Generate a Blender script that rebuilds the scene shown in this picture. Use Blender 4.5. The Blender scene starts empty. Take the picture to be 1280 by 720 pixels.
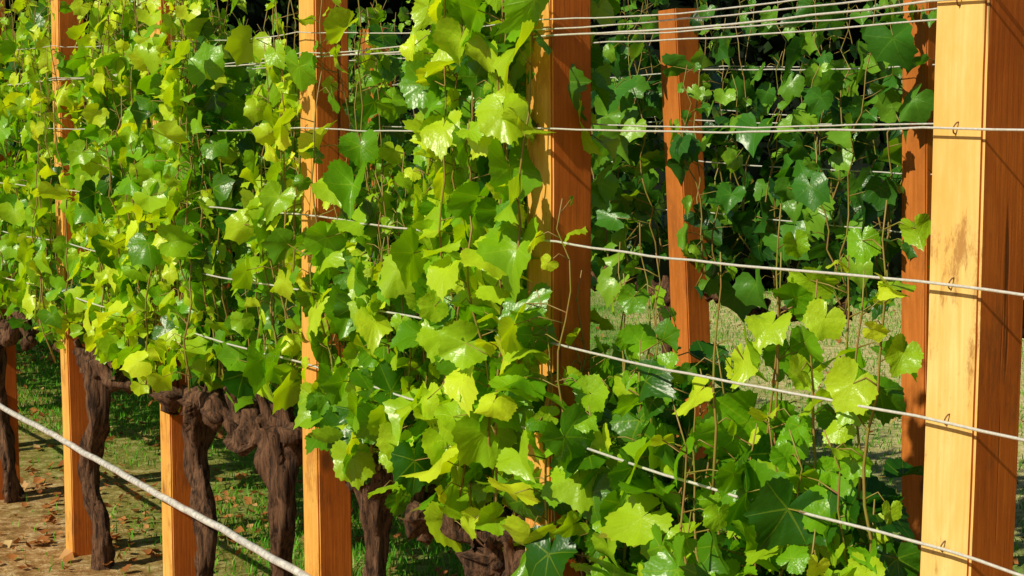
import bpy, bmesh, math, random
import numpy as np
from mathutils import Vector, noise, Matrix
rng = np.random.default_rng(11)
random.seed(7)
SC = bpy.context.scene
A = math.radians(32.1)
R = np.array([-math.sin(A), math.cos(A), 0.0])      # row direction, away from camera
N = np.array([-math.cos(A), -math.sin(A), 0.0])     # side of the row that faces the camera / sun
UP = np.array([0, 0, 1.0])
F0 = np.array([0.637, 2.2, 0.0])     # first post, front row
B0 = np.array([0.634, 5.2, 0.0])     # reference post, back row
S = 1.039                            # post spacing
W = 0.092

# ------------------------------------------------------------------ helpers
def link(o, parent=None):
    SC.collection.objects.link(o)
    if parent is not None: o.parent = parent
    return o

def empty(name, loc=(0, 0, 0)):
    e = bpy.data.objects.new(name, None); e.empty_display_size = 0.1
    SC.collection.objects.link(e); return e

def tri_mesh(name, V, T, mats, parent=None, uv=None, col=None, smooth=True, matidx=None):
    V = np.asarray(V, dtype=np.float32).reshape(-1, 3); T = np.asarray(T, dtype=np.int32).reshape(-1, 3)
    me = bpy.data.meshes.new(name)
    me.vertices.add(len(V)); me.vertices.foreach_set("co", V.ravel())
    me.loops.add(T.size); me.loops.foreach_set("vertex_index", T.ravel())
    me.polygons.add(len(T))
    me.polygons.foreach_set("loop_start", np.arange(0, T.size, 3, dtype=np.int32))
    me.polygons.foreach_set("loop_total", np.full(len(T), 3, dtype=np.int32))
    if smooth: me.polygons.foreach_set("use_smooth", np.ones(len(T), dtype=bool))
    for m in (mats if isinstance(mats, list) else [mats]): me.materials.append(m)
    if matidx is not None: me.polygons.foreach_set("material_index", np.asarray(matidx, dtype=np.int32))
    me.update(calc_edges=True)
    if uv is not None:
        l = me.uv_layers.new(name="UVMap")
        l.data.foreach_set("uv", np.asarray(uv, dtype=np.float32)[T.ravel()].ravel())
    if col is not None:
        c = me.color_attributes.new(name="rnd", type='FLOAT_COLOR', domain='POINT')
        c.data.foreach_set("color", np.asarray(col, dtype=np.float32).ravel())
    me.validate()
    return link(bpy.data.objects.new(name, me), parent)

def tube(path, rad, sides=8, rough=0.0, nscale=20.0, ridge=0.0, seed=0.0):
    P = np.asarray(path, float); n = len(P); rad = np.broadcast_to(np.asarray(rad, float), (n,))
    Tn = np.gradient(P, axis=0); Tn /= np.linalg.norm(Tn, axis=1)[:, None] + 1e-9
    ref = np.array([0.31, 0.2, 1.0]) if abs(Tn[:, 2]).mean() < 0.8 else np.array([1.0, 0.3, 0.1])
    Xv = np.cross(Tn, ref); Xv /= np.linalg.norm(Xv, axis=1)[:, None]
    Yv = np.cross(Tn, Xv)
    th = np.linspace(0, 2 * np.pi, sides, endpoint=False)
    V = np.zeros((n, sides, 3))
    for i in range(n):
        for j in range(sides):
            d = math.cos(th[j]) * Xv[i] + math.sin(th[j]) * Yv[i]
            r = rad[i]
            if rough > 0:
                q = P[i] + d * rad[i]
                r *= 1 + rough * noise.noise(Vector((q * [nscale, nscale, nscale * .4]).tolist()) + Vector((seed, 0, 0)))
                r *= 1 + ridge * (abs(noise.noise(Vector((math.cos(th[j] + i * .05) * 2.4, math.sin(th[j] + i * .05) * 2.4, i * .05 + seed)))) * 1.6 - .4)
            V[i, j] = P[i] + d * r
    V = V.reshape(-1, 3)
    T = []
    for i in range(n - 1):
        for j in range(sides):
            a = i * sides + j; b = i * sides + (j + 1) % sides; c = a + sides; d_ = b + sides
            T += [(a, b, d_), (a, d_, c)]
    for i, base in ((0, 0), (n - 1, (n - 1) * sides)):
        V = np.vstack([V, P[i]]); c = len(V) - 1
        for j in range(sides):
            a = base + j; b = base + (j + 1) % sides
            T.append((b, a, c) if i == 0 else (a, b, c))
    return V, np.array(T)

class Acc:
    def __init__(s): s.V = []; s.T = []; s.n = 0
    def add(s, vt):
        V, T = vt; s.V.append(V); s.T.append(np.asarray(T) + s.n); s.n += len(V)
    def out(s): return np.vstack(s.V), np.vstack(s.T)

def spline(pts, n):
    pts = np.asarray(pts, float); m = len(pts)
    out = []
    for t in np.linspace(0, m - 1, n):
        i = min(int(t), m - 2); f = t - i
        p0 = pts[max(i - 1, 0)]; p1 = pts[i]; p2 = pts[i + 1]; p3 = pts[min(i + 2, m - 1)]
        out.append(.5 * ((2 * p1) + (-p0 + p2) * f + (2 * p0 - 5 * p1 + 4 * p2 - p3) * f * f + (-p0 + 3 * p1 - 3 * p2 + p3) * f ** 3))
    return np.array(out)

# ------------------------------------------------------------------ materials
class M:
    def __init__(s, name):
        s.m = bpy.data.materials.new(name); s.m.use_nodes = True
        s.nt = s.m.node_tree; s.nt.nodes.clear()
        s.o = s.n('ShaderNodeOutputMaterial')
    def n(s, t, **kw):
        x = s.nt.nodes.new(t)
        for k, v in kw.items(): setattr(x, k, v)
        return x
    def l(s, a, b): s.nt.links.new(a, b)
    def math(s, op, a, b=None, clamp=False):
        x = s.n('ShaderNodeMath', operation=op); x.use_clamp = clamp
        for i, v in enumerate((a, b)):
            if v is None: continue
            if isinstance(v, (int, float)): x.inputs[i].default_value = v
            else: s.l(v, x.inputs[i])
        return x.outputs[0]
    def ramp(s, fac, stops):
        r = s.n('ShaderNodeValToRGB'); e = r.color_ramp.elements
        while len(e) < len(stops): e.new(.5)
        for i, (p, c) in enumerate(stops):
            e[i].position = p; e[i].color = (*c, 1)
        s.l(fac, r.inputs[0]); return r.outputs[0]
    def mix(s, fac, a, b, mode='MIX'):
        x = s.n('ShaderNodeMix', data_type='RGBA', blend_type=mode)
        if isinstance(fac, (int, float)): x.inputs[0].default_value = fac
        else: s.l(fac, x.inputs[0])
        for i, v in ((6, a), (7, b)):
            if isinstance(v, tuple): x.inputs[i].default_value = (*v, 1)
            else: s.l(v, x.inputs[i])
        return x.outputs[2]
    def noise(s, vec, scale, detail=6, rough=.6, mapscale=None):
        if mapscale is not None:
            mp = s.n('ShaderNodeMapping'); mp.inputs['Scale'].default_value = mapscale
            s.l(vec, mp.inputs[0]); vec = mp.outputs[0]
        x = s.n('ShaderNodeTexNoise'); x.inputs['Scale'].default_value = scale
        x.inputs['Detail'].default_value = detail; x.inputs['Roughness'].default_value = rough
        s.l(vec, x.inputs['Vector']); return x.outputs['Fac']
    def bump(s, h, strength, dist):
        b = s.n('ShaderNodeBump'); b.inputs['Strength'].default_value = strength
        b.inputs['Distance'].default_value = dist; s.l(h, b.inputs['Height']); return b.outputs[0]
    def bsdf(s, col, rough, nrm=None, spec=.5, metal=0):
        p = s.n('ShaderNodeBsdfPrincipled')
        for key, v in (('Base Color', col), ('Roughness', rough)):
            if isinstance(v, tuple): p.inputs[key].default_value = (*v, 1)
            elif isinstance(v, (int, float)): p.inputs[key].default_value = v
            else: s.l(v, p.inputs[key])
        p.inputs['Specular IOR Level'].default_value = spec
        p.inputs['Metallic'].default_value = metal
        if nrm is not None: s.l(nrm, p.inputs['Normal'])
        return p
    def fin(s, sh): s.l(sh, s.o.inputs[0]); return s.m

def leaf_mat(name, dark, mid, bright, transl=.4, rough=.38, spec=.5):
    m = M(name)
    at = m.n('ShaderNodeAttribute', attribute_name='rnd')
    sp = m.n('ShaderNodeSeparateColor'); m.l(at.outputs['Color'], sp.inputs[0])
    uv = m.n('ShaderNodeUVMap', uv_map='UVMap')
    sx = m.n('ShaderNodeSeparateXYZ'); m.l(uv.outputs[0], sx.inputs[0])
    x, y = sx.outputs[0], sx.outputs[1]
    vein = None
    for a in (0, 52, -52, 108, -108):
        a = math.radians(a); cx, cy = math.sin(a), math.cos(a)
        along = m.math('ADD', m.math('MULTIPLY', x, cx), m.math('MULTIPLY', y, cy))
        perp = m.math('ABSOLUTE', m.math('SUBTRACT', m.math('MULTIPLY', x, cy), m.math('MULTIPLY', y, cx)))
        wdt = m.math('MULTIPLY', m.math('SUBTRACT', 1.1, along), .024)
        v = m.math('MULTIPLY', m.math('LESS_THAN', perp, wdt), m.math('GREATER_THAN', along, 0.02))
        vein = v if vein is None else m.math('MAXIMUM', vein, v)
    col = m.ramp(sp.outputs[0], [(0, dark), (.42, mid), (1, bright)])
    nz = m.noise(uv.outputs[0], 2.2, 3)
    col = m.mix(m.math('MULTIPLY', nz, .40), col, m.mix(.4, col, dark))
    col = m.mix(m.math('MULTIPLY', vein, .14), col, bright)
    rr = m.math('SQRT', m.math('ADD', m.math('MULTIPLY', x, x), m.math('MULTIPLY', y, y)))
    edge = m.math('MULTIPLY', m.math('GREATER_THAN', m.math('ADD', rr, m.math('MULTIPLY', nz, .5)), 1.15), m.math('GREATER_THAN', sp.outputs[1], .94))
    col = m.mix(m.math('MULTIPLY', edge, .6), col, (.25, .14, .03))
    h = m.math('SUBTRACT', m.noise(uv.outputs[0], 4, 2), m.math('MULTIPLY', vein, .3))
    nrm = m.bump(h, .4, .005)
    p = m.bsdf(col, rough, nrm, spec)
    tr = m.n('ShaderNodeBsdfTranslucent')
    hs = m.mix(1.0, col, (1.6, 1.45, .25), 'MULTIPLY'); m.l(hs, tr.inputs[0])
    mx = m.n('ShaderNodeMixShader'); mx.inputs[0].default_value = transl
    m.l(p.outputs[0], mx.inputs[1]); m.l(tr.outputs[0], mx.inputs[2])
    return m.fin(mx.outputs[0])

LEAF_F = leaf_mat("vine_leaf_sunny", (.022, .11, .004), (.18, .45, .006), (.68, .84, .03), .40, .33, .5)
LEAF_B = leaf_mat("vine_leaf_shaded", (.012, .065, .010), (.06, .22, .016), (.32, .58, .03), .34, .34, .5)  # back row's shade put into a darker leaf green
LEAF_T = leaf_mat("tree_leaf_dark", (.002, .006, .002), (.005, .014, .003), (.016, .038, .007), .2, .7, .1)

def bark(name, c1, c2):
    m = M(name); g = m.n('ShaderNodeNewGeometry').outputs['Position']
    a = m.noise(g, 90, 8, .75, (1, 1, .07)); b = m.noise(g, 12, 5)
    col = m.ramp(a, [(.40, c1), (.62, c2)]); col = m.mix(m.math('MULTIPLY', b, .6), col, c1)
    return m.fin(m.bsdf(col, .9, m.bump(a, 1, .012), .2).outputs[0])
BARK = bark("vine_bark", (.028, .015, .010), (.32, .16, .085))
TBARK = bark("tree_bark", (.02, .015, .01), (.06, .045, .03))

def wood(name, light, dark, streak, stain=.5):
    m = M(name)
    tc = m.n('ShaderNodeTexCoord').outputs['Object']
    oi = m.n('ShaderNodeObjectInfo')
    ad = m.n('ShaderNodeVectorMath', operation='ADD'); m.l(tc, ad.inputs[0])
    cb = m.n('ShaderNodeCombineXYZ'); mm = m.math('MULTIPLY', oi.outputs['Random'], 37); m.l(mm, cb.inputs[2]); m.l(mm, cb.inputs[0])
    m.l(cb.outputs[0], ad.inputs[1]); v = ad.outputs[0]
    big = m.noise(v, 3, 3, .5, (2.2, 2.2, .22))
    wv = m.math('MULTIPLY', big, 26)
    rings = m.math('ABSOLUTE', m.math('SUBTRACT', m.math('FRACT', wv), .5))
    fine = m.noise(v, 140, 6, .7, (1, 1, .03))
    blot = m.noise(v, 4, 6, .7, (1.5, 1.5, .6))
    f = m.math('ADD', m.math('MULTIPLY', rings, .35), m.math('MULTIPLY', fine, .95))
    col = m.ramp(f, [(.3, dark), (.72, light)])
    col = m.mix(m.ramp(blot, [(.42, (0, 0, 0)), (.7, (.85, .85, .85))]), col, streak)
    vo = m.n('ShaderNodeTexVoronoi'); vo.inputs['Scale'].default_value = 1
    mp = m.n('ShaderNodeMapping'); mp.inputs['Scale'].default_value = (9, 9, 4.2); m.l(v, mp.inputs[0]); m.l(mp.outputs[0], vo.inputs['Vector'])
    kn = m.ramp(vo.outputs['Distance'], [(.07, (1, 1, 1)), (.16, (0, 0, 0))])
    col = m.mix(m.math('MULTIPLY', kn, .75), col, (.12, .045, .015))
    st = m.noise(v, 26, 8, .8, (1, 1, .3)); st2 = m.noise(v, 5, 2)
    stn = m.ramp(m.math('ADD', st, m.math('MULTIPLY', m.math('SUBTRACT', st2, .5), .7)), [(.56, (0, 0, 0)), (.66, (1, 1, 1))])
    col = m.mix(m.math('MULTIPLY', stn, stain), col, (.26, .085, .02))
    ck = m.noise(v, 30, 3, .5, (1, 1, .04))
    crack = m.ramp(ck, [(.28, (1, 1, 1)), (.33, (0, 0, 0))])
    col = m.mix(m.math('MULTIPLY', crack, .75), col, (.07, .025, .008))
    h = m.math('SUBTRACT', fine, m.math('MULTIPLY', crack, 1.5))
    return m.fin(m.bsdf(col, .7, m.bump(h, .5, .002), .2).outputs[0])
WOOD_L = wood("pine_lit_pale", (.80, .58, .22), (.68, .44, .12), (.70, .38, .08), .65)  # sunlight on the side faces put into a paler wood colour
WOOD_O = wood("pine_sunny_orange", (.76, .44, .11), (.58, .28, .045), (.62, .24, .035))
WOOD_M = wood("pine_orange", (.54, .17, .03), (.38, .11, .015), (.30, .085, .01))
WOOD_D = wood("pine_shaded_red", (.72, .19, .022), (.54, .125, .013), (.42, .09, .010))  # shaded tone of the end faces painted in as redder wood

def simple(name, c, rough, metal=0, nscale=80, c2=None):
    m = M(name); g = m.n('ShaderNodeNewGeometry').outputs['Position']
    a = m.noise(g, nscale, 4)
    col = m.ramp(a, [(.35, c), (.7, c2 or c)])
    return m.fin(m.bsdf(col, rough, m.bump(a, .2, .001), .5, metal).outputs[0])
WIRE = simple("galvanised_wire", (.60, .58, .52), .45, .4, 200, (.80, .78, .72))
HOSE = simple("irrigation_plastic", (.36, .34, .33), .3, 0, 60, (.70, .68, .64))
STAPLE = simple("rusty_staple", (.20, .10, .05), .6, .5)
STEM = simple("green_shoot", (.20, .22, .02), .5, 0, 30, (.30, .13, .05))

# ground
m = M("vineyard_ground"); g = m.n('ShaderNodeNewGeometry').outputs['Position']
sp = m.n('ShaderNodeSeparateXYZ'); m.l(g, sp.inputs[0])
pd = m.math('ADD', m.math('MULTIPLY', sp.outputs[0], math.cos(A)), m.math('MULTIPLY', sp.outputs[1], math.sin(A)))
pd = m.math('ADD', pd, float(F0 @ N))       # perpendicular distance behind the front row
n1 = m.noise(g, .9, 6, .65); n2 = m.noise(g, 14, 8, .75); n3 = m.noise(g, 90, 4, .7)
soil = m.ramp(n2, [(.32, (.13, .065, .02)), (.48, (.40, .22, .08)), (.62, (.80, .58, .30))])
soil = m.mix(m.math('MULTIPLY', n3, .4), soil, (.20, .10, .03))
gr = m.ramp(n2, [(.3, (.03, .13, .006)), (.6, (.08, .26, .015)), (.8, (.20, .34, .04))])
f = m.math('ADD', m.math('MULTIPLY', pd, .6), m.math('MULTIPLY', m.math('SUBTRACT', n1, .5), 2.0))
f = m.math('ADD', f, .12, True)
col = m.mix(m.math('MULTIPLY', f, .95), soil, gr)
dry = m.math('ADD', m.math('MULTIPLY', m.math('SUBTRACT', sp.outputs[0], .1), .6), m.math('MULTIPLY', m.math('SUBTRACT', n1, .5), 2.5), True)
dry = m.math('MULTIPLY', dry, m.math('MULTIPLY', m.math('SUBTRACT', pd, 2.2), .7, True))
dcol = m.ramp(n2, [(.3, (.26, .26, .06)), (.5, (.66, .56, .26)), (.7, (.9, .8, .5))])
col = m.mix(m.math('MULTIPLY', dry, .9), col, dcol)
hh = m.math('ADD', n2, m.math('MULTIPLY', n3, .5))
GROUND = m.fin(m.bsdf(col, .95, m.bump(hh, .8, .02), .1).outputs[0])

def blade_mat(name, a, b, c=(.40, .36, .08)):
    m = M(name)
    at = m.n('ShaderNodeAttribute', attribute_name='rnd'); s_ = m.n('ShaderNodeSeparateColor'); m.l(at.outputs['Color'], s_.inputs[0])
    col = m.ramp(s_.outputs[0], [(0, a), (.8, b), (1, c)])
    p = m.bsdf(col, .6, None, .3)
    tr = m.n('ShaderNodeBsdfTranslucent'); m.l(col, tr.inputs[0]); mx = m.n('ShaderNodeMixShader'); mx.inputs[0].default_value = .35
    m.l(p.outputs[0], mx.inputs[1]); m.l(tr.outputs[0], mx.inputs[2]); return m.fin(mx.outputs[0])
GRASS = blade_mat("grass_blades", (.05, .24, .006), (.17, .50, .015))
LITTER = blade_mat("dry_leaf_litter", (.26, .08, .02), (.55, .22, .06), (.7, .5, .22))

# ------------------------------------------------------------------ leaves
def leaf_template(h, teeth):
    key = np.array([(0, 1.0), (12, .91), (26, .79), (40, .87), (53, .94), (66, .87), (82, .76), (96, .80), (110, .82), (126, .77), (145, .71), (163, .58), (176, .16)])
    th = np.linspace(0, 176, h); r = np.interp(th, key[:, 0], key[:, 1])
    r = r * (1 + teeth * np.where(np.arange(h) % 2 == 0, 1, -1)); r[-1] = .16
    ang = np.concatenate([th, -th[1:][::-1]]); rad = np.concatenate([r, r[1:][::-1]])
    a = np.radians(ang); ox = np.sin(a) * rad; oy = np.cos(a) * rad; k = len(a)
    V = [(0, 0)] + list(zip(ox * .5, oy * .5)) + list(zip(ox, oy))
    T = []
    for i in range(k):
        j = (i + 1) % k
        if i == h - 1: continue       # petiolar sinus stays open
        T.append((0, 1 + j, 1 + i)); T.append((1 + i, 1 + j, 1 + k + i)); T.append((1 + j, 1 + k + j, 1 + k + i))
    return np.array(V), np.array(T)
LO = leaf_template(15, .045); HI = leaf_template(27, .036)

def build_leaves(name, pos, nor, tip, size, rnd, mat, parent, tmpl=LO):
    LV, LT = tmpl
    pos = np.asarray(pos); nor = np.asarray(nor); tip = np.asarray(tip); size = np.asarray(size); n = len(pos)
    nor = nor / np.linalg.norm(nor, axis=1)[:, None]
    tip = tip - nor * np.sum(tip * nor, axis=1)[:, None]; tip /= np.linalg.norm(tip, axis=1)[:, None] + 1e-9
    xx = np.cross(tip, nor)
    x = LV[None, :, 0].repeat(n, 0); y = LV[None, :, 1].repeat(n, 0)
    asp = rng.uniform(.8, 1.12, (n, 1)); skew = rng.normal(0, .12, (n, 1))
    fold = rng.normal(.24, .42, (n, 1)); cup = rng.normal(-.28, .40, (n, 1)); tw = rng.normal(0, .35, (n, 1))
    ph = rng.uniform(0, 6.28, (n, 1)); rr = np.sqrt(x * x + y * y); th = np.arctan2(x, y)
    z = fold * np.abs(x) ** 1.3 + cup * y * np.abs(y) + tw * x * y + .12 * np.sin(4 * th + ph) * rr ** 2 - .14 * rr ** 2 + .04 * np.sin(11 * th + ph * 3) * rr ** 3
    X = x * asp + skew * y
    P = pos[:, None, :] + size[:, None, None] * (X[..., None] * xx[:, None, :] + y[..., None] * tip[:, None, :] + z[..., None] * nor[:, None, :])
    nv = len(LV)
    T = (LT[None] + (np.arange(n) * nv)[:, None, None]).reshape(-1, 3)
    uv = np.tile(LV, (n, 1))
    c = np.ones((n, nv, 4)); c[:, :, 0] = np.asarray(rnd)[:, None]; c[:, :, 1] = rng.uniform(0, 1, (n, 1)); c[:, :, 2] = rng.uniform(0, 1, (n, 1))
    return tri_mesh(name, P.reshape(-1, 3), T, mat, parent, uv, c.reshape(-1, 4))

class Canopy:
    def __init__(s): s.p = []; s.n = []; s.t = []; s.s = []; s.r = []; s.st = Acc()
    def shoot(s, base, u, z0, z1, lat=0.0, step=.034, size=.054, spread=.078, bright=0.0, wander=.05, tipsz=.35, stem_r=.003):
        n = max(4, int((z1 - z0) / .05))
        du = np.cumsum(rng.normal(0, wander * .22, n)); dl = np.cumsum(rng.normal(0, wander * .16, n)); dl = np.clip(dl, -.10, .10)
        zz = np.linspace(z0, z1, n)
        path = base + np.outer(u + du, R) + np.outer(lat + dl, N) + np.outer(zz, UP)
        s.st.add(tube(path, np.linspace(stem_r, stem_r * .4, n), 5))
        L = z1 - z0; m = int(L / step); ph = rng.uniform(0, 6.28)
        for i in range(m):
            f = (i + rng.uniform(-.3, .3)) / max(m, 1); f = min(max(f, 0), 1); k = f * (n - 1); i0 = min(int(k), n - 2)
            # leaves bunch on laterals, leaving gaps between
            if rng.uniform() < .22 + .22 * math.sin(f * 17 + ph): continue
            p = path[i0] + (path[i0 + 1] - path[i0]) * (k - i0)
            a = rng.uniform(0, 2 * math.pi)
            d = R * math.cos(a) + N * math.sin(a) * .8
            cls = rng.choice([.5, .75, 1.0, 1.3], p=[.30, .28, .26, .16])
            sz = size * cls * rng.uniform(.9, 1.12) * (1 if f < .75 else 1 - (f - .75) / .25 * (1 - tipsz))
            pl = spread * rng.uniform(.5, 1.35) * (sz / size) ** .5
            j = p + d * pl + UP * rng.uniform(-.02, .03)
            pet = np.array([p, p + d * pl * .5 + UP * .012, j])
            s.st.add(tube(pet, [.0014, .0012, .001], 4))
            o = N * (1 if math.sin(a) > -.25 else -1)
            nr = o * rng.uniform(.1, 1.0) + UP * rng.uniform(-.1, .85) + R * rng.normal(0, .65) + rng.normal(0, .35, 3)
            tp = d * rng.uniform(0, .8) - UP * rng.uniform(.3, 1) + rng.normal(0, .45, 3)
            s.p.append(j); s.n.append(nr); s.t.append(tp); s.s.append(sz)
            s.r.append(float(np.clip(rng.normal(.34 + bright + (f > .8) * .12 + (.85 - cls) * .30 + .18 * math.sin(a), .22), 0, 1)))  # sun-side light tinted into leaf colour; small, young leaves paler too
    def build(s, parent, mat, tmpl):
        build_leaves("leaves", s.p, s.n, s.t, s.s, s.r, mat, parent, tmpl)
        V, T = s.st.out(); tri_mesh("shoots", V, T, STEM, parent)

# ------------------------------------------------------------------ vines
def vine(base, u, woodz, u_trunk, lean, cord, shoots, mat, seed, trunk_r=.036, bend=.04, tmpl=LO, lift=.015):
    """one grapevine: trunk + cordon arms + shoots and leaves"""
    e = empty("grapevine")
    acc = Acc()
    b = base + R * u_trunk
    head = base + R * (u_trunk + lean) + N * rng.normal(0, .015) + UP * (woodz - .03)
    sg = 1 if rng.uniform() > .5 else -1
    mid0 = b + (head - b) * .2 + R * sg * bend * .3 + N * rng.normal(0, .012)
    mid1 = b + (head - b) * .45 - R * sg * bend + N * rng.normal(0, .015)
    mid2 = b + (head - b) * .75 + R * sg * bend * .8 + N * rng.normal(0, .015)
    p = spline([b - UP * .05, b + UP * .03, mid0, mid1, mid2, head], 60)
    rad = np.interp(np.linspace(0, 1, 60), [0, .1, .35, .5, .8, .9, 1], [1.35, 1.05, .80, .82, .85, 1.35, 1.6]) * trunk_r
    acc.add(tube(p, rad, 22, .35, 24, .65, seed))
    for c in cord:
        k = 6; pts = [head - UP * .02]
        for i in range(1, k + 1):
            pts.append(head + R * (c * i / k) + UP * (rng.normal(0.0, .03) - .02) + N * rng.normal(0, .028))
        q = spline(pts, 44)
        rd = np.interp(np.linspace(0, 1, 44), [0, .3, 1], [1.2, .85, .55]) * trunk_r * (1 + .38 * np.sin(np.linspace(0, 24, 44) + seed))
        acc.add(tube(q, rd, 14, .7, 32, .7, seed + 3))
        for i in range(4, 43, 5):   # spurs
            s0 = q[i]; s1 = s0 + UP * rng.uniform(.04, .09) + R * rng.normal(0, .03) + N * rng.normal(0, .03)
            acc.add(tube(spline([s0, (s0 + s1) / 2 + R * .010, s1], 7), np.linspace(.018, .010, 7), 8, .7, 40, .4, seed + i))
    V, T = acc.out(); tri_mesh("trunk", V, T, BARK, e)
    cn = Canopy()
    for sh in shoots: cn.shoot(base, **sh)
    if shoots: cn.build(e, mat, tmpl)
    return e

def seg(k0, k1, n, zt0, zt1, z0=(.70, .84), **kw):
    out = []
    for i in range(n):
        k = k0 + (k1 - k0) * (i + rng.uniform(.1, .9)) / n
        d = dict(u=k * S, z0=rng.uniform(*z0), z1=rng.uniform(zt0, zt1), lat=rng.normal(0, .045))
        d.update(kw)
        out.append(d)
    return out
def one(k, z0, z1, lat, **kw):
    d = dict(u=k * S, z0=z0, z1=z1, lat=lat); d.update(kw); return d

# vine right of the first post (just outside the picture)
vine(F0, 0, .78, -.75, .02, (.4, -.5), seg(-1.2, -.32, 13, 1.2, 1.5), LEAF_F, 1.1)
# low young growth between post 1 and 2
vine(F0, 0, .72, .20, .02, (-.15, .35),
     seg(.14, .50, 13, .96, 1.12, (.58, .76), size=.062, bright=-.10, spread=.09, step=.030) +
     seg(.13, .5, 7, 1.26, 1.46, (.85, .95), step=.036, size=.044, wander=.03, bright=.25, spread=.06), LEAF_F, 2.3, tmpl=HI)
vine(F0, 0, .72, .86, -.05, (-.4, .12),
     seg(.50, .95, 17, 1.02, 1.20, (.58, .76), size=.062, bright=-.10, spread=.09, step=.030) +
     seg(.72, .95, 8, 1.24, 1.42, size=.054, bright=.05), LEAF_F, 3.7, tmpl=HI)
# beside post 2
vine(F0, 0, .74, 1.22, .03, (-.15, .35),
     seg(1.07, 1.36, 22, 1.9, 2.15, bright=.20) + seg(1.34, 1.5, 7, 1.45, 1.7, bright=.2) +
     [one(1.02, 1.15, 2.1, .095, step=.04, size=.060, bright=.1, spread=.04, wander=.02),
      one(1.05, .95, 2.1, .10, step=.034, size=.056, bright=.3, spread=.05, wander=.02),
      one(1.07, 1.0, 2.1, .08, step=.034, size=.054, bright=.3, spread=.06, wander=.02),
      one(.985, 1.1, 2.1, .10, step=.06, size=.064, bright=.0, spread=.04, wander=.02)] +
     seg(1.48, 1.62, 9, 1.35, 1.55, bright=-.02), LEAF_F, 4.2, tmpl=HI)
vine(F0, 0, .78, 1.90, -.06, (-.35, .1),
     seg(1.60, 1.90, 18, 1.25, 1.5, (.74, .86), bright=-.02) + seg(1.72, 1.85, 5, 1.75, 2.1, step=.036, bright=.12, size=.05) +
     [one(2.045, 1.2, 1.85, .085, step=.034, size=.042, bright=.35, spread=.05, wander=.02),
      one(2.0, 1.15, 1.5, .09, step=.034, size=.042, bright=.35, spread=.05, wander=.02)], LEAF_F, 5.9, tmpl=HI)
vine(F0, 0, .78, 2.32, .05, (-.2, .25),
     seg(2.09, 2.24, 8, 1.7, 2.1, (.78, .95), bright=.25, size=.048) + seg(2.26, 2.5, 6, 1.15, 1.4, (.82, .9), bright=-.05, size=.05), LEAF_F, 6.6)
vine(F0, 0, .78, 2.90, .04, (-.38, .35),
     seg(2.54, 2.97, 24, 1.8, 2.2, (.78, .9), bright=.15, size=.048, step=.03) + seg(2.96, 3.08, 6, 1.7, 1.85, lat=.085, bright=.35, spread=.055, size=.046) +
     seg(3.07, 3.45, 19, 1.9, 2.2, (.78, .9), bright=.22, size=.048, step=.03), LEAF_F, 7.1)
vine(F0, 0, .78, 3.92, .04, (-.38, .35),
     seg(3.50, 3.92, 19, 1.75, 2.2, (.78, .9), bright=.2, size=.048, step=.03) + seg(3.97, 4.06, 3, 1.5, 2.0, lat=.085, step=.045, bright=.3, spread=.055, size=.046) +
     seg(4.08, 4.5, 20, 1.9, 2.2, (.78, .9), bright=.15, size=.048, step=.03), LEAF_F, 8.8)
for j in range(5):
    k = 5 + j
    vine(F0, 0, .78, k * S - .1, .04, (-.4, .45), seg(k - .5, k + .5, 32, 1.9, 2.2, (.78, .9), bright=.15, step=.036, size=.052), LEAF_F, 9.5 + j)

# back row vines
for j in range(-2, 8):
    wz = 1.04 if j <= 0 else .86
    sh = []
    nn = 50
    for i in range(nn):
        u = j * 2 * S + (i + rng.uniform(0, 1)) / nn * 2 * S - S
        sh.append(dict(u=u, z0=rng.uniform(wz - .02, wz + .16), z1=rng.uniform(1.7, 2.12), lat=rng.normal(0, .08), size=.057, step=.036,
                       bright=(.35 if j > 1 else (.2 if j == 1 else 0.05)), wander=.08, spread=.09))
    vine(B0, 0, wz, j * 2 * S + (.30 if j == 0 else .05), -.10 if j == 0 else .05, (-.85, .85), sh, LEAF_B, 20 + j * 1.3, .026)

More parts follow.
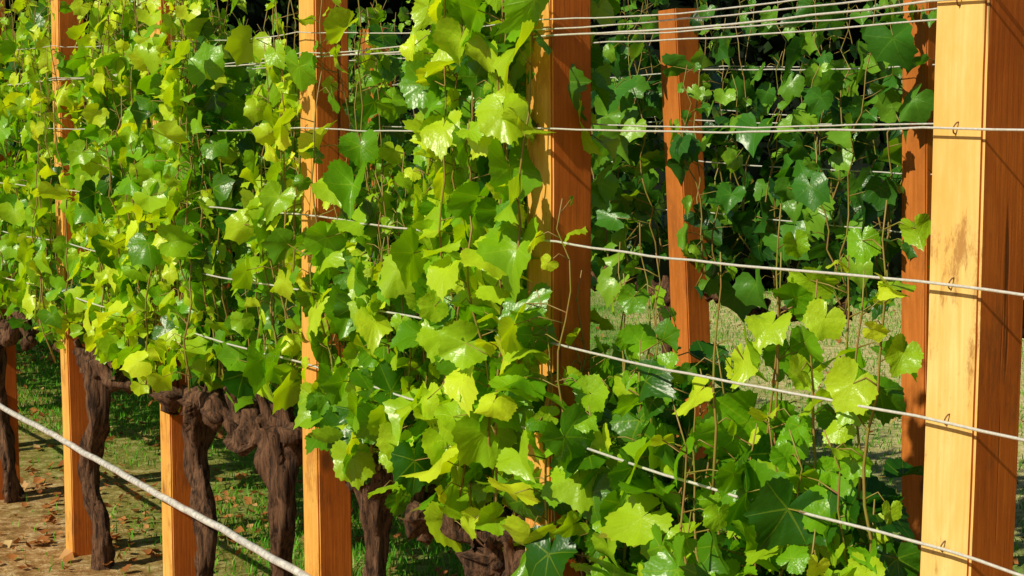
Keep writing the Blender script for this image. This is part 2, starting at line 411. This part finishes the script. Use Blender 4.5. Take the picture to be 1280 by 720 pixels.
# ------------------------------------------------------------------ posts
def post(base, u, h, lean=(0, 0), staples=(), w=W, mats=(WOOD_O, WOOD_D)):
    me = bpy.data.meshes.new("wooden_post")
    bm = bmesh.new(); bmesh.ops.create_cube(bm, size=1)
    for v in bm.verts: v.co = Vector((v.co.x * w, v.co.y * w, (v.co.z + .5) * (h + .4) - .4))
    bmesh.ops.subdivide_edges(bm, edges=[e for e in bm.edges if abs(e.verts[0].co.z - e.verts[1].co.z) > 1], cuts=14)
    bmesh.ops.bevel(bm, geom=[e for e in bm.edges if abs(e.verts[0].co.x) > w * .49 and abs(e.verts[0].co.y) > w * .49 and abs(e.verts[1].co.x - e.verts[0].co.x) < .001 and abs(e.verts[1].co.y - e.verts[0].co.y) < .001], offset=.004, segments=2, affect='EDGES')
    sd = random.uniform(0, 50)
    for v in bm.verts:
        q = noise.noise_vector(Vector((sd, 0, v.co.z * 1.6)))
        v.co.x += q.x * .005; v.co.y += q.y * .005
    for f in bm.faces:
        f.material_index = 0 if (f.normal.y > .5 or f.normal.y < -.5) else 1  # side faces take the painted lit tone, end faces the shaded one
    bm.normal_update(); bm.to_mesh(me); bm.free()
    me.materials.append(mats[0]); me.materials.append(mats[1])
    o = bpy.data.objects.new("wooden_post", me)
    up = (UP + R * lean[0] + N * lean[1]); up /= np.linalg.norm(up)
    xx = R - up * (R @ up); xx /= np.linalg.norm(xx); yy = np.cross(up, xx)
    mt = Matrix(((xx[0], yy[0], up[0], 0), (xx[1], yy[1], up[1], 0), (xx[2], yy[2], up[2], 0), (0, 0, 0, 1)))
    p = base + R * u; mt.translation = Vector(p.tolist())
    o.matrix_world = mt; link(o)
    acc = Acc()
    for z in staples:
        sg = 1 if yy @ N > 0 else -1; c = np.array([0, sg * w / 2, z])
        pts = [c + [-.002, -.004 * sg, .008], c + [-.002, .003 * sg, .007], c + [0, .0068 * sg, 0], c + [.002, .003 * sg, -.007], c + [.002, -.004 * sg, -.008]]
        acc.add(tube(spline(pts, 14), .0011, 6))
    if staples:
        V, T = acc.out(); tri_mesh("staples", V, T, STAPLE, o)
    return o
WZ = [1.715, 1.544, 1.333, 1.145, .967]
for k in range(-1, 10):
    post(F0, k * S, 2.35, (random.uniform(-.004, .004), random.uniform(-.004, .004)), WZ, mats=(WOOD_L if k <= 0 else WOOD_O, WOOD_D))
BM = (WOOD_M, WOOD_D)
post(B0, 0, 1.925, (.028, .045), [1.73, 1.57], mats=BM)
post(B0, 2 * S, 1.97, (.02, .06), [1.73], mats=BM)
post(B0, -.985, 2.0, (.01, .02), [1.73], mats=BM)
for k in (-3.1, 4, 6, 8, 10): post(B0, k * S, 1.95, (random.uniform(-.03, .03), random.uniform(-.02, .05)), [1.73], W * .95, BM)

# ------------------------------------------------------------------ wires
def wire(base, zf, off, r=.0015, u0=-1.4 , u1=10.0, sag=.006, name="trellis_wire", sp=S, mat=WIRE, jit=.0012, bulge=0.0):
    pts = []
    n = int((u1 - u0) / (.06))
    ph = random.uniform(0, 9)
    for i in range(n + 1):
        u = u0 + (u1 - u0) * i / n; f = (u / sp) % 1.0
        z = (zf(u) if callable(zf) else zf) - sag * 4 * f * (1 - f)
        z += jit * math.sin(u * 7 + ph) + jit * noise.noise(Vector((u * 9, ph, 0))) * 2
        pts.append(base + R * u + N * (off + bulge * math.sin(math.pi * f) ** 2 + jit * math.sin(u * 5 + ph * 2)) + UP * z)
    V, T = tube(pts, r, 8); return tri_mesh(name, V, T, mat)
o1 = W / 2 + .005
wire(F0, 1.715, o1, .0019); wire(F0, lambda u: 1.733 - .003 * u, o1 + .001, .0015, sag=.010); wire(F0, lambda u: 1.700 + .004 * u, -o1, .0015, sag=.004)
wire(F0, lambda u: 1.745 + .028 * max(u - 1, 0), o1 + .012, .0014, sag=.012)
wire(F0, lambda u: 1.722 + .002 * u, -o1 - .004, .0014, sag=.012)
wire(F0, 1.544, o1 + .01, .0018); wire(F0, 1.552, -o1, .0014)
wire(F0, 1.333, o1 + .012, .0022, sag=.003, bulge=.018); wire(F0, 1.145, o1 + .012, .0023, sag=.003, bulge=.02); wire(F0, .967, o1 + .014, .0024, sag=.003, bulge=.02)
for z in (1.73, 1.57, 1.44, 1.28): wire(B0, z, .058, .0022, -4.5, 15, .02, sp=2 * S)
for z in (1.745, 1.60): wire(B0, z, -.058, .0018, -4.5, 15, .03, sp=2 * S)
wire(F0, .43, o1 + .016, .0110, -1.4, 10, .004, "drip_irrigation_hose", mat=HOSE, jit=.002)

# ------------------------------------------------------------------ ground, grass, litter
bm = bmesh.new(); bmesh.ops.create_grid(bm, x_segments=120, y_segments=120, size=200)
for v in bm.verts:
    v.co.x = math.copysign(abs(v.co.x / 200) ** 2.2 * 200, v.co.x); v.co.y = math.copysign(abs(v.co.y / 200) ** 2.2 * 200, v.co.y) + 6
    v.co.z = noise.noise(Vector((v.co.x * .8, v.co.y * .8, 0))) * .018
me = bpy.data.meshes.new("ground"); bm.to_mesh(me); bm.free(); me.materials.append(GROUND)
for p in me.polygons: p.use_smooth = True
link(bpy.data.objects.new("ground", me))

def scatter_blades(name, n, mat, region, hmin, hmax, wd, dens, flat=False):
    X = rng.uniform(region[0], region[1], n); Y = rng.uniform(region[2], region[3], n)
    pdv = -(np.stack([X, Y], 1) @ N[:2]) + (F0 @ N)
    keep = np.array([rng.uniform() < dens(X[i], Y[i], pdv[i]) for i in range(n)])
    X = X[keep]; Y = Y[keep]; k = len(X)
    a = rng.uniform(0, 6.28, k); h = rng.uniform(hmin, hmax, k); b = rng.uniform(0, 6.28, k)
    P = np.stack([X, Y, np.full(k, -.012)], 1)
    if not flat:
        wv = np.stack([np.cos(a), np.sin(a), 0 * a], 1) * wd; ln = np.stack([np.cos(b), np.sin(b), 0 * b], 1) * (h * rng.uniform(.1, .9, k))[:, None]
        up = np.outer(h, UP)
        V = np.stack([P - wv, P + wv, P + up * .6 + ln * .35 - wv * .7, P + up * .6 + ln * .35 + wv * .7, P + up + ln], 1)
        T0 = np.array([(0, 1, 3), (0, 3, 2), (2, 3, 4)])
    else:
        P[:, 2] = rng.uniform(.012, .025, k)
        wv = np.stack([np.cos(a), np.sin(a), rng.normal(0, .35, k)], 1) * h[:, None]; lv = np.stack([-np.sin(a), np.cos(a), rng.normal(0, .35, k)], 1) * h[:, None]
        V = np.stack([P - wv, P - lv * .7, P + wv * .8 + [0, 0, .006], P + lv * .9, P + np.array([0, 0, -.008])], 1)
        T0 = np.array([(0, 1, 4), (1, 2, 4), (2, 3, 4), (3, 0, 4)])
    m_ = V.shape[1]
    T = (T0[None] + (np.arange(k) * m_)[:, None, None]).reshape(-1, 3)
    c = np.ones((k, m_, 4)); c[:, :, 0] = rng.uniform(0, 1, (k, 1))
    tri_mesh(name, V.reshape(-1, 3), T, mat, None, None, c.reshape(-1, 4), False)
def dn(x, y, p):
    g_ = min(1, max(0.04, p * .65 + 1.2 * noise.noise(Vector((x * .9, y * .9, 5)))))
    if x > 0 and p > 2.2: g_ *= .35
    return g_
scatter_blades("grass", 420000, GRASS, (-7, 7, 3.5, 15.5), .015, .06, .0036, dn)
def dl(x, y, p): return max(0.05, .8 - abs(p + .2) * .2 + noise.noise(Vector((x, y, 2))))
scatter_blades("leaf_litter", 30000, LITTER, (-7, 7, 3, 14), .008, .03, 0, dl, True)

# ------------------------------------------------------------------ background hedge and trees
QT_ = (np.array([(0, 0), (-.42, .5), (0, 1.1), (.42, .5)]), np.array([(0, 2, 1), (0, 3, 2)]))
def leaf_cloud(name, centers, radii, count, size, parent, mat=LEAF_T):
    centers = np.asarray(centers); radii = np.asarray(radii)
    idx = rng.choice(len(centers), count, p=radii ** 2 / (radii ** 2).sum())
    d = rng.normal(0, 1, (count, 3)); d /= np.linalg.norm(d, axis=1)[:, None]
    p = centers[idx] + d * (radii[idx] * rng.uniform(.7, 1.08, count) ** .7)[:, None]
    p[:, 2] = np.abs(p[:, 2])
    nr = d + rng.normal(0, .55, (count, 3)); tp = rng.normal(0, .5, (count, 3)) - UP
    build_leaves(name, p, nr, tp, size * rng.uniform(.6, 1.3, count), rng.uniform(0, 1, count), mat, parent, QT_)

def blob(c, r):
    bm = bmesh.new(); bmesh.ops.create_icosphere(bm, subdivisions=3, radius=r)
    for v in bm.verts:
        v.co *= .86 + .28 * noise.noise(v.co * 1.6 / r + Vector(tuple(c)))
        v.co += Vector(tuple(c))
    T = [[v.index for v in f.verts] for f in bm.faces]; V = [tuple(v.co) for v in bm.verts]; bm.free()
    return np.array(V), np.array(T)

e = empty("hedge"); cs = []; rs = []
for t in np.linspace(-14, 16, 40):
    base = np.array([t, 16.2 - t * .12, 0])
    for z, r in ((.7, 1.15), (1.9, 1.25), (3.1, 1.2)):
        cs.append(base + [rng.normal(0, .3), rng.normal(0, .35), z]); rs.append(r * rng.uniform(.85, 1.15))
acc = Acc()
for c, r in zip(cs, rs): acc.add(blob(c, r * .8))
V, T = acc.out(); tri_mesh("added_hedge_filler", V, T, LEAF_T, e, np.zeros((len(V), 2)), np.zeros((len(V), 4)))  # dark filler blobs, added inside the hedge so no sky shows through
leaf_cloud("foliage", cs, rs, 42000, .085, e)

def tree(x, y, h, cr):
    e = empty("tree"); acc = Acc()  # used for the unseen trees added at left
    p = spline([(x, y, -.1), (x + .05, y, h * .25), (x - .1, y + .1, h * .5), (x, y, h * .8)], 24)
    acc.add(tube(p, np.linspace(.22, .06, 24), 12, .4, 6, .5, x))
    cs = []; rs = []
    for i in range(16):
        a = rng.uniform(0, 6.28); zz = rng.uniform(.35, .95) * h; q = cr * rng.uniform(.3, .8) * (1.1 - abs(zz / h - .6))
        c = np.array([x + math.cos(a) * q, y + math.sin(a) * q, zz]); cs.append(c); rs.append(cr * rng.uniform(.32, .5))
        s0 = p[int(min(.9, zz / h * .8) * 23)]
        acc.add(tube(spline([s0, (s0 + c) / 2 + [0, 0, -.1], c], 8), np.linspace(.07, .02, 8), 7))
    V, T = acc.out(); tri_mesh("trunk", V, T, TBARK, e)
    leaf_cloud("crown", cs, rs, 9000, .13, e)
for x, y, h, cr in ((-9, 20, 9, 3.4), (-4.5, 21, 10, 3.6), (0, 20, 8.5, 3.3), (4.5, 21, 9.5, 3.5), (9, 20, 9, 3.4),
                    (-10.5, 11.5, 8, 2.8), (-13, 14, 9, 3.2)):  # unseen trees at left, added to shade the hedge and grass
    tree(x, y, h, cr)

# ------------------------------------------------------------------ light, sky, camera
EL = math.radians(38)
sv = Vector((-.78, -.625, 0)).normalized() * math.cos(EL); sv.z = math.sin(EL)
sl = bpy.data.lights.new("sun", 'SUN'); sl.energy = 5; sl.angle = math.radians(.5); sl.color = (1, .93, .72)
so = bpy.data.objects.new("sun", sl); so.rotation_euler = sv.to_track_quat('Z', 'Y').to_euler(); link(so)
w = bpy.data.worlds.new("World"); SC.world = w; w.use_nodes = True
nt = w.node_tree; bg = nt.nodes['Background']; sk = nt.nodes.new('ShaderNodeTexSky'); sk.sky_type = 'NISHITA'
sk.sun_disc = False; sk.sun_elevation = EL; sk.sun_rotation = math.atan2(sv.x, sv.y)
nt.links.new(sk.outputs[0], bg.inputs[0]); bg.inputs[1].default_value = .05
cam = bpy.data.cameras.new("camera"); cam.sensor_width = 36; cam.lens = 56.25; cam.clip_end = 800; cam.clip_start = .05
co = bpy.data.objects.new("camera", cam); co.location = (0, 0, 1.544); co.rotation_euler = (math.radians(90 - 5.71), 0, 0); link(co)
SC.camera = co
SC.view_settings.view_transform = 'Standard'; SC.view_settings.look = 'None'; SC.view_settings.exposure = 0
